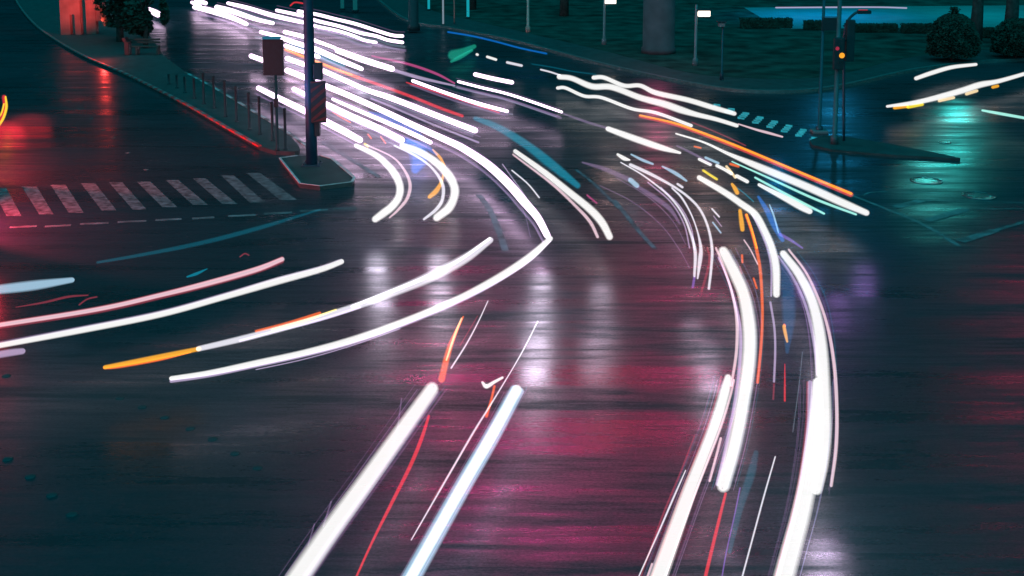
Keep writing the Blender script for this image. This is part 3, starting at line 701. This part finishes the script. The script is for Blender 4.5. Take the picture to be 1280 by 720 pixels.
# the two hooks
trail('left of the two white hooked trails beside the mast', [(445, 182), (470, 194), (485, 207), (495, 220), (500, 234), (498, 247), (490, 258), (480, 266), (469, 274)], [5, 7, 8, 9, 9, 9, 9, 9.5, 8], WH, .65, [([(458, 181), (490, 196), (505, 212), (512.5, 230), (509, 248), (497, 263), (487, 272)], [2, 2, 3, 4, 4, 3, 2], PINKW, .75)])
trail('right of the two white hooked trails, around the blue patch', [(503, 182), (525, 190), (545, 203), (560, 218), (568, 234), (567, 248), (560, 261), (546, 272)], [7, 8, 9, 10, 10, 10, 10, 9], WH, .65, [([(493, 182), (520, 195), (540, 210), (553, 230), (553, 249), (545, 262), (530, 274)], [2, 3, 3, 4, 4, 4, 3], SOFT, .75)])
trail('amber glint on the upper curve of the right hooked trail', [(541, 187), (550, 197), (556, 207)], [2, 3.5, 2], AMB, 1.0, (), G3)
trail('yellow comma shaped glint inside the right hooked trail', [(555, 216), (551, 229), (545, 239), (537, 246)], [2, 4, 6, 5], AMB, .8, (), G3)
trail('small yellow glint at the start of the left hooked trail', [(456, 180), (460, 183)], 3, YEL, .9, (), G3)
trail('small red dash above the left hooked trail', [(460, 168), (464, 173)], 2, ORA, .9, (), G2)
trail('short red dash left of the white trail with the lilac edge', [(416, 140), (427, 147), (438, 153)], 1.6, ORA, .85, (), G2)
trail('small red dash beside the lilac edged white trail', [(476, 171), (482, 179)], 1.8, ORA, .85, (), G2)
# centre
trail('broad teal band beside the white trail in the centre', [(594, 148), (622, 159), (658, 181), (690, 206), (722, 232)], [5, 8, 10, 11, 7], TEA, 1.1, (), G4)
trail('white trail along the teal band with a pale twin below', [(644, 189), (680, 215), (710, 239), (738, 262), (753, 279), (762, 296)], [5, 7, 8, 9, 9, 8], WH, .65, [([(641, 193), (690, 230), (722, 260), (738, 278), (747, 296)], [2, 3, 3.5, 4, 3.5], PINKW, .7)])
trail('short magenta dash beside the teal band end', [(734, 244), (746, 254)], 2, PINK, .8, (), G2)
trail('fine pale streak left of the longest white trail end', [(628, 205), (640, 222), (655, 243), (670, 270)], 1.2, LIL, .6)
trail('fine pale streak right of the longest white trail', [(640, 213), (660, 230), (674, 247)], 1.8, SOFT, .7)
trail('fine dim streak inside the bend of the longest white trail', [(615, 210), (640, 240), (655, 265), (663, 296)], 1.2, DLIL, .6)
# wavy trails on the right
trail('topmost wavy white trail before the park', [(742, 97), (755, 97), (780, 107), (800, 107), (820, 116), (860, 125), (890, 134), (918, 142)], [5, 5, 5, 5, 6, 6, 6, 5])
trail('thick middle wavy white trail before the park', [(699, 96), (715, 98), (740, 108), (765, 109), (800, 122), (830, 130), (850, 137), (870, 143), (895, 149), (921, 157)], [6, 6, 7, 7, 7, 8, 8, 6, 5, 4.5], WH, .65, [([(676, 87), (688, 90), (700, 94)], 2, SOFT)])
trail('lowest and thinnest wavy white trail before the park', [(697, 110), (707, 110), (730, 120), (752, 122), (790, 136), (820, 141), (864, 157)], 4)
trail('dotted pinkish tail beyond the thick wavy trail', [(923, 155), (945, 162), (960, 166), (978, 171)], [1.5, 2.5, 3, 2], PINKW, .6)
trail('faint teal line above the wavy trails', [(665, 80), (690, 84), (715, 89), (745, 93)], 1.6, DTEA, .6, (), G4)
trail('tiny white dot right of the green smear', [(596, 68), (597, 68.4)], 3)
trail('small white dash right of the tiny white dot', [(609, 71), (620, 74.5)], 3)
trail('pale dash running to the wavy trails from the left', [(634, 78), (652, 82)], 3, SOFT)
trail('thin blue line high before the park lawn', [(560, 40), (590, 45), (620, 52), (650, 60), (683, 67)], 2.2, BLU, .8, (), G4)
o, o0 = sweep('light_trail', [(593, 58), (580, 64), (566, 69)], [5, 8, 12], .5, GRN); tag(o, 'blurred green smear shaped like a wedge in the far road', 'light trail', G4)
sweep('light_edge', [(590, 63), (576, 71), (564, 77)], [3, 5, 3], .55, GRN, o, o0)
trail('thick white trail in mid road left of the short bright glints', [(760, 161), (790, 172), (825, 184), (850, 191)], [6, 7.5, 7, 3])
trail('long orange trail with red under edge on the right', [(800, 144), (840, 153), (870, 163), (920, 182), (980, 207), (1030, 228), (1064, 242)], [2, 2.4, 2.6, 2.8, 2.8, 3, 3], AMB, .9, [((-.4, 1), [3, 4, 4.5, 5, 5, 5.5, 6], DORA, .88), ((-1, 2.6), [1.5, 2, 2, 2.4, 2.6, 2.6, 3], DRED, .86)], G2)
trail('fine red line just above the long orange trail', [(865, 153), (890, 163), (915, 174), (932, 182)], 1.6, DRED, .9, (), G2)
trail('white trail under the long orange one with a mint lower edge', [(845, 167), (880, 178), (910, 192), (950, 209), (1010, 234), (1050, 252), (1083, 266)], [2, 2.5, 4, 8, 9, 9, 7], WH, .65, [([(915, 202), (960, 222), (1010, 245), (1040, 257), (1070, 268)], [1.5, 2.5, 3, 3, 2.5], MINT, .6)])
trail('mint white thin trail left of the mint edged one', [(944, 222), (985, 244), (1008, 256), (1030, 267)], [2.5, 3.2, 3.2, 2.6], MINT, .65)
trail('short thick white trail under the mint white thin one', [(949, 231), (980, 247), (1000, 258), (1012, 264)], [4, 7, 8, 7])
# glints
for l, p_, w, m, h, g in [
    ('tiny white glint nearest the thick white trail end', [(874, 199), (888, 206)], 3.5, WH, .8, G1),
    ('tiny cyan white glint above the other glints', [(882, 197), (898, 204)], 3, PALEB, .8, G4),
    ('white glint running into peach colour', [(896, 207), (906, 212), (914, 217)], 4, WH, .8, G1),
    ('peach glint beside the white one', [(908, 208), (914, 215), (919, 222)], 3, PEACH, .9, G3),
    ('white glint nearest the short thick white trail', [(921, 220), (934, 227)], 4.5, WH, .8, G1),
    ('small yellow dash above the start of the bent white trail', [(879, 213), (888, 219), (896, 224)], 3, YEL, .9, G3),
    ('small orange dash right of the glints', [(913, 205), (923, 208)], 3, ORA, .9, G3),
    ('orange drop shaped glint above the bent white trail', [(915, 230), (919, 236), (921.5, 241)], [3, 5, 5], AMB, .9, G3),
    ('thick short amber dash below the bent white trail', [(925, 263), (927, 278), (928, 287)], [4, 5.5, 5], AMB, .8, G3),
    ('small faint orange dash over mid road', [(868, 183), (876, 185)], 2, ORA, .8, G3),
    ('white pair stroke above in the dark gap', [(890, 261), (899, 271)], 2, SOFT, .8, G1),
    ('white stroke lower in the dark gap', [(891, 278), (901, 291)], 2, PALEB, .8, G1),
    ('faint fine stroke in the dark gap between the white ones', [(892, 270), (902, 283)], 1.2, LIL, .8, G1),
    ('white spindle dash at the left of the motorcycle lines', [(772, 193), (780, 198), (787, 200)], [3, 5, 2], WH, .7, G1),
    ('pale spindle right of the white spindle', [(789, 193), (803, 200), (816, 205)], [2, 3.5, 2.5], PALEB, .7, G1),
    ('pale streak above the motorcycle lines', [(828, 208), (845, 217), (858, 226)], [2, 4.5, 2.5], PALEB, .7, G1),
    ('small white oval spot above the motorcycle lines', [(847, 230), (853, 234)], 3, SOFT, .7, G1)]:
    trail(l, p_, w, m, h, (), g)
# motorcycle lines
trail('bright outer line of the motorcycle bundle', [(788, 206), (812, 217), (840, 232), (860, 246), (875, 262), (885, 284), (890, 310), (889, 335), (886, 361)], [4, 4, 3, 3, 3, 3, 3.4, 3.2, 3], SOFT, .8)
trail('bright inner line of the motorcycle bundle', [(776, 203), (805, 220), (835, 244), (853, 267), (863, 291), (869, 315), (868, 345)], [1.5, 2, 2.2, 2.5, 3, 4, 3], SOFT, .8)
trail('second inner line of the motorcycle bundle', [(840, 235), (852, 247), (864, 268), (872, 290), (876, 310), (875, 325), (872, 348)], [2, 2.5, 2, 2, 4, 5, 2], SOFT, .8)
trail('red line inside the motorcycle bundle', [(884, 310), (887, 322), (884, 340), (877, 364)], [2, 3, 3, 3], DRED, .75, (), G2)
trail('purple stub at the foot of the inner motorcycle line', [(868, 347), (866, 359)], 3, PUR, .7, (), G2)
for l, p_, w, m in [
    ('broad lilac smear left of the motorcycle bundle', [(728, 203), (755, 211), (785, 224)], [2, 5, 6], DLIL),
    ('pale bright spot at the end of the broad lilac smear', [(788, 225), (796, 232)], [6, 6], PALEB),
    ('lilac smear following on from the pale bright spot', [(798, 234), (820, 248), (838, 262), (850, 280)], [4, 6, 5, 2], DLIL),
    ('outermost faint arc left of the motorcycle bundle', [(750, 232), (790, 252), (825, 280), (848, 310), (862, 335)], 1.1, DLIL),
    ('faint arc next to the outermost one', [(770, 222), (810, 246), (840, 275), (857, 305)], 1.1, DLIL),
    ('faint lilac arc in the middle of the motorcycle bundle', [(810, 228), (838, 252), (855, 280), (862, 310)], 1.6, LIL),
    ('faint lilac arc close to the bright inner line', [(826, 234), (850, 258), (864, 285), (868, 312)], 1.5, LIL),
    ('lilac smear left of the peach and white glints', [(846, 182), (870, 194), (890, 205)], [2, 3, 2], DLIL),
    ('lilac smear from the teal band to the thick white trail', [(704, 142), (735, 153), (772, 164)], [2, 3, 2], DLIL)]:
    trail(l, p_, w, m, .5)
# right-hand car group
trail('bent white trail ending in the middle of the right group', [(874, 222), (905, 240), (927, 255), (944, 268), (956, 289), (965, 311), (970, 335), (970.5, 368)], [6, 7.5, 8, 8, 8, 9, 9, 8], WH, .65, [([(940, 268), (951, 290), (959.5, 312), (964, 336), (964, 370)], [1.5, 2, 2.2, 2.2, 2], LIL, .6)])
trail('thin orange trail curving down between the white ones', [(933, 269), (940, 290), (947, 318), (951, 345), (953, 390), (951.5, 430), (947, 478)], [4, 4, 4, 3.6, 3.4, 3.4, 3.4], ORA, .85, [([(933, 268), (940, 288), (946, 310)], 2.2, AMB, .9)], G2)
trail('fine pinkish streak joining the thin orange trail', [(930, 300), (938, 312), (947, 330)], 1.6, PINKW, .85, (), G2)
for l, p_, w, m in [('tiny red orange dash left of the thin orange trail', [(927.5, 319), (928, 328)], 2.6, ORA), ('small red dash under the tiny red orange one', [(925, 333), (927, 342)], 2, DRED), ('small red slanting dash left of the thin orange trail', [(942, 348), (946, 360)], 2.4, ORA)]:
    trail(l, p_, w, m, .8, (), G2)
trail('broad white trail bending left down to a blunt end in the right group', [(904, 314), (918, 341), (930, 370), (936.5, 410), (936, 450), (929, 500), (918, 556), (904, 607)], [11, 13, 14, 15, 15, 15, 15, 15], WH, .62, [([(912, 314), (926, 341), (938, 370), (943.5, 410), (943, 450), (936, 500), (925, 556), (910, 607)], [5, 6, 6, 7, 7, 7, 8, 8], GHOST, .5), ([(898, 322), (908, 345), (917, 372), (925, 410), (925, 450), (919, 500), (908, 556), (897, 605)], [2, 2, 3, 4, 4, 4, 4, 5], LIL, .55)])
trail('fine pinkish trail along the left side of the broad bending one', [(895, 310), (905, 335), (915, 366), (921, 400), (920.5, 440), (914, 482)], [2.5, 3, 3.2, 3.6, 3.6, 3], PINKW, .75)
trail('white trail sweeping off the bottom edge left of the blunt ended one', [(910, 472), (905, 494), (894, 530), (878, 572), (860, 618), (842, 668), (822, 724)], [8, 12, 13, 14, 16, 18, 20], WH, .65, [((7.5, 3), 2.5, PINKW, .6), ((-8.5, -1), 2.5, DRED, .75)])
trail('short pinkish line beside the blunt ended trail', [(901, 548), (894, 575), (887, 601)], 3, PINKW, .7)
trail('white trail of the right pair bending down to a step', [(979, 317), (1000, 345), (1017, 382), (1026, 430), (1029, 490), (1029.5, 540), (1026, 580), (1021, 612)], [8, 10, 12, 14, 16, 17, 16, 12], WH, .65, [([(986, 312), (1010, 345), (1031, 396), (1042, 450), (1046, 510), (1045, 560), (1039, 607)], [2.5, 3, 3.5, 4, 4, 4, 3.5], PINKW, .7), ([(973, 320), (992, 348), (1008, 385), (1018, 430), (1022, 468)], [2, 3, 3.5, 4, 4], LIL, .6)])
trail('widest white trail leaving the bottom edge at right', [(1021, 478), (1019.5, 530), (1012, 590), (1002, 640), (990, 685), (979, 726)], [10, 16, 19, 21, 22, 23], WH, .62, [((-11.5, 0), 3, DRED, .7), ((-8.5, 0), 5, LIL, .6)])
# thin lines between
for l, p_, w, m, h, g in [
    ('fine lilac line hanging in the middle of the right group', [(963, 378), (968, 410), (969, 440), (967.5, 477)], 2.6, LIL, .8, G1),
    ('dull red tip below the fine lilac line', [(967.5, 480), (966.5, 499)], 2, DRED, .8, G2),
    ('red tip right of the dull red one', [(981, 455), (981, 480), (981, 501)], [1, 2, 2.2], RED, .8, G2),
    ('amber and red flame shaped glint in the right group', [(980, 408), (982, 418), (984, 427)], [4, 4, 2.5], AMB, .9, G3),
    ('tiny red dot over the flame shaped glint', [(980.5, 406), (981, 407)], 3, ORA, 1.0, G2),
    ('fine white line near the bottom edge in the right group', [(969, 571), (955, 620), (941, 672), (927, 724)], [1.6, 2, 2, 2], SOFT, .6, G1),
    ('dotted red line below the blunt ended trail', [(907, 617), (900, 645), (891, 682), (881, 724)], [3, 3.6, 4, 4], RED, .6, G2),
    ('dim teal smear right of the dotted red line', [(945, 566), (938, 595), (925, 635), (912, 690)], [6, 10, 8, 4], DTEA, .4, G4),
    ('fine lilac line left of the dim teal smear', [(925, 610), (918, 645), (908, 690), (902, 724)], 1.6, PUR, .5, G1),
    ('fine red line left of the bottom white trail', [(868, 545), (850, 592), (827, 648), (800, 724)], [1.5, 2, 2.4, 1.6], DRED, .6, G2),
    ('fine white line left of the bottom white trail', [(857, 588), (842, 622), (822, 668), (797, 724)], [1.4, 2.2, 2, 1.6], SOFT, .6, G1),
    ('short faint stroke at the bottom edge left of the white trail', [(815, 705), (808, 724)], 2.5, PINKW, .5, G1),
    ('dim blue veil at the left edge of the right pair', [(948, 246), (958, 262), (968, 282), (978, 300)], [3, 6, 7, 5], BLU, .4, G4),
    ('fine pale line in the dim blue veil', [(962, 256), (968, 272), (973, 291)], [1.5, 2.2, 1.5], PALEB, .6, G4),
    ('purple streak right of the dim blue veil', [(975, 293), (988, 300), (1003, 310)], [4, 3.5, 2], PUR, .5, G4),
    ('fine teal line above the bent white trail', [(922, 235), (932, 243), (942, 252)], 1.4, TEA, .8, G4),
    ('dim blue upright veil inside the right pair', [(978, 318), (984, 352), (986, 395), (984, 440)], [4, 14, 15, 4], DBLU, .3, G4),
    ('faint grey stroke low in the right group', [(1003, 440), (999, 480), (991, 540)], 1.1, GHOST, .5, G1)]:
    trail(l, p_, w, m, h, (), g)
# foreground pair
trail('left of the two broad white foreground trails', [(540, 486), (500, 542), (456, 604), (411, 666), (368, 728)], [15, 18, 20, 22, 24], WH, .65, [((7.5, 5), [4, 7, 8, 9, 10], DLIL, .55)])
trail('right of the two broad white foreground trails', [(646, 487), (615, 544), (580, 604), (545, 666), (510, 728)], [11, 12, 12, 12, 12], WH, .72, [((-3.5, -1), [9, 11, 12, 13, 14], PALEB, .62), ((4.5, 2), [8, 11, 12, 13, 14], PALEB, .62)])
trail('orange streak rising from the top of the left foreground trail', [(579, 396), (570, 415), (561, 438), (552, 474)], [2, 4, 7, 8], ORA, .8, [([(577, 398), (568, 420), (558, 450)], [2, 3, 2], PEACH, .9)], G3)
trail('red streak curving along the left foreground trail', [(536, 520), (527, 548), (513, 582), (490, 628), (466, 676), (444, 724)], [3, 4.5, 4.5, 4, 3, 2.5], RED, .55, (), G2)
trail('fine white line beside the orange streak', [(610, 376), (598, 402), (583, 430), (564, 460)], [1.2, 1.6, 2, 2], SOFT, .7)
trail('fine red line beside the fine white one', [(597, 395), (587, 412), (575, 432)], 1.2, DRED, .7, (), G2)
trail('long fine white line between the two foreground trails', [(672, 402), (657, 432), (640, 462), (612, 508), (592, 540), (566, 585), (540, 630), (514, 675)], [1.8, 1.8, 1.5, 2, 2.4, 2.4, 2, 1.4], SOFT, .6)
trail('bright tick shaped glint between the two foreground trails', [(603, 478), (608, 483), (617, 478), (628, 472)], [3, 5, 4, 3], WH, .9, [([(618, 483), (614, 500), (608, 520)], [3, 3, 4], ORA, .8)], G3)
trail('fine red line under the tick shaped glint', [(600, 530), (575, 570), (540, 625)], 1.1, DRED, .5, (), G2)
for l, p_, w in [('fine purple stroke left of the left foreground trail', [(502, 498), (496, 540), (488, 565)], 1.6), ('short faint stroke at left of the left foreground trail', [(414, 627), (404, 658)], 2), ('shorter faint stroke below it by the left foreground trail', [(393, 655), (385, 682)], 1.5)]:
    trail(l, p_, w, DLIL, .4)
# sweeps to the left
trail('orange tipped trail of the two long sweeps to the left', [(613, 300), (580, 324), (540, 345), (500, 362), (450, 381), (400, 397), (350, 411), (300, 424), (248, 436)], [7, 11, 12, 10, 8, 7, 7, 7, 6], SOFT, .68,
      [([(612, 298), (576, 324), (538, 344), (495, 362), (440, 383)], [3, 3.5, 4, 4, 3], WH, .74), ([(249, 436), (215, 443), (175, 451), (131, 459)], [5, 6, 6, 4.5], AMB, .7), ([(238, 440), (200, 449), (150, 458), (131, 460)], [2, 4, 4, 3], ORA, .66),
       ([(420, 387), (380, 401), (340, 412)], [2, 3, 2], YEL, .74), ([(400, 391), (360, 404), (320, 414)], [3, 4, 3], ORA, .7), ([(300, 426), (340, 415), (400, 400), (450, 384)], 3, LIL, .64)])
trail('lower of the two long white sweeps, starting at the meeting point', [(688, 298), (660, 323), (620, 349), (570, 375), (500, 404), (440, 425), (380, 441), (320, 454), (262, 466), (214, 473)], [6, 9, 9, 8, 8, 8, 7, 7, 6, 5], WH, .65, [((0, 3.4), [2, 4, 5, 5, 5, 5, 4, 4, 4, 4], LIL, .6), ([(500, 411), (440, 432), (380, 449), (320, 462)], 1.2, LIL, .6)])
trail('long white trail to the left edge below the pinkish one', [(427, 327), (400, 337), (345, 352), (280, 371), (200, 393), (100, 413), (-12, 434)], [6, 7, 8, 7, 7, 7, 6], WH, .65, [((0, -3.6), [1, 2, 3, 3, 3, 3, 3], DLIL, .7)])
trail('pinkish white trail with red edge reaching the left frame edge', [(353, 324), (320, 337), (260, 354), (200, 369), (120, 387), (-12, 408)], [5, 6, 6, 5, 5, 5], PINKW, .65, [((0, 3), 4, DRED, .6), ((0, -2.5), 2.5, DRED, .7)])
trail('broad pale blue band at the left edge', [(-12, 363), (40, 357), (90, 350)], [10, 11, 6], PALEB, .8, (), G4)
trail('short pale stub at the left edge under the long white trail', [(-12, 445), (12, 441), (28, 439)], [8, 8, 7], LIL, .65)
trail('yellow and red hook at the left frame edge', [(-4, 160), (4, 148), (8, 134), (7, 121)], [2.5, 3, 3, 2], YEL, .9, [((-2, 0), 4.5, RED, .88), ([(-6, 150), (1, 143), (5, 130)], 2, YEL, .92)], G2)
trail('faint teal band sweeping left below the zebra crossing', [(122, 328), (180, 318), (250, 304), (320, 286), (400, 262)], [3, 4, 5, 5, 2], DTEA, .9, (), G4)
trail('tiny teal smear above the pinkish trail', [(234, 346), (246, 342), (259, 336)], [2, 3.5, 1], TEA, .7, (), G4)
trail('tiny red hook above the end of the pinkish trail', [(300, 321), (306, 317), (311, 319)], 1.6, DRED, .8, (), G2)
trail('dull red scribble above the pinkish trail at left', [(20, 384), (55, 378), (85, 371), (110, 369)], [1, 2.4, 2.6, 1.4], DRED, .8, (), G2)
trail('dull red stroke beside the scribble at left', [(99, 381), (109, 374), (121, 371)], 1.8, DRED, .8, (), G2)
trail('red squiggle at the top left of the mast', [(363, 7), (369, 3), (383, 5)], 1.8, RED, 1.0, (), G2)
# right side street
trail('short curved white trail on the right side street', [(1145, 98), (1165, 91), (1190, 84), (1220, 80.5)], [4.5, 5, 4.5, 3.5])
trail('long white trail rising to the right edge', [(1109, 133), (1150, 127), (1200, 114), (1225, 106), (1250, 101), (1295, 88)], [3, 5.5, 7, 7, 5, 4])
for l, p_, m in [('leftmost yellow dash under the long rising white trail', [(1118, 135), (1134, 133)], AMB), ('second yellow dash under the long rising white trail', [(1135, 134), (1153, 130.5)], YEL), ('cream dash in the middle under the long rising white trail', [(1174, 126), (1192, 122)], PEACH),
                 ('cream dash farther right under the long rising white trail', [(1208, 117.5), (1221, 113.5)], PEACH), ('rightmost yellow dash under the long rising white trail', [(1241, 109), (1247, 107.5)], AMB)]:
    trail(l, p_, 3.6, m, .65, (), G3)
trail('mint trail at the right edge over the teal street', [(1228, 138), (1250, 142), (1295, 150)], [2.5, 3.5, 3], MINT, .65)
trail('thin far lilac line crossing behind the signal posts', [(970, 9.5), (1050, 9), (1100, 9), (1133, 10)], 1.8, LIL, .8)
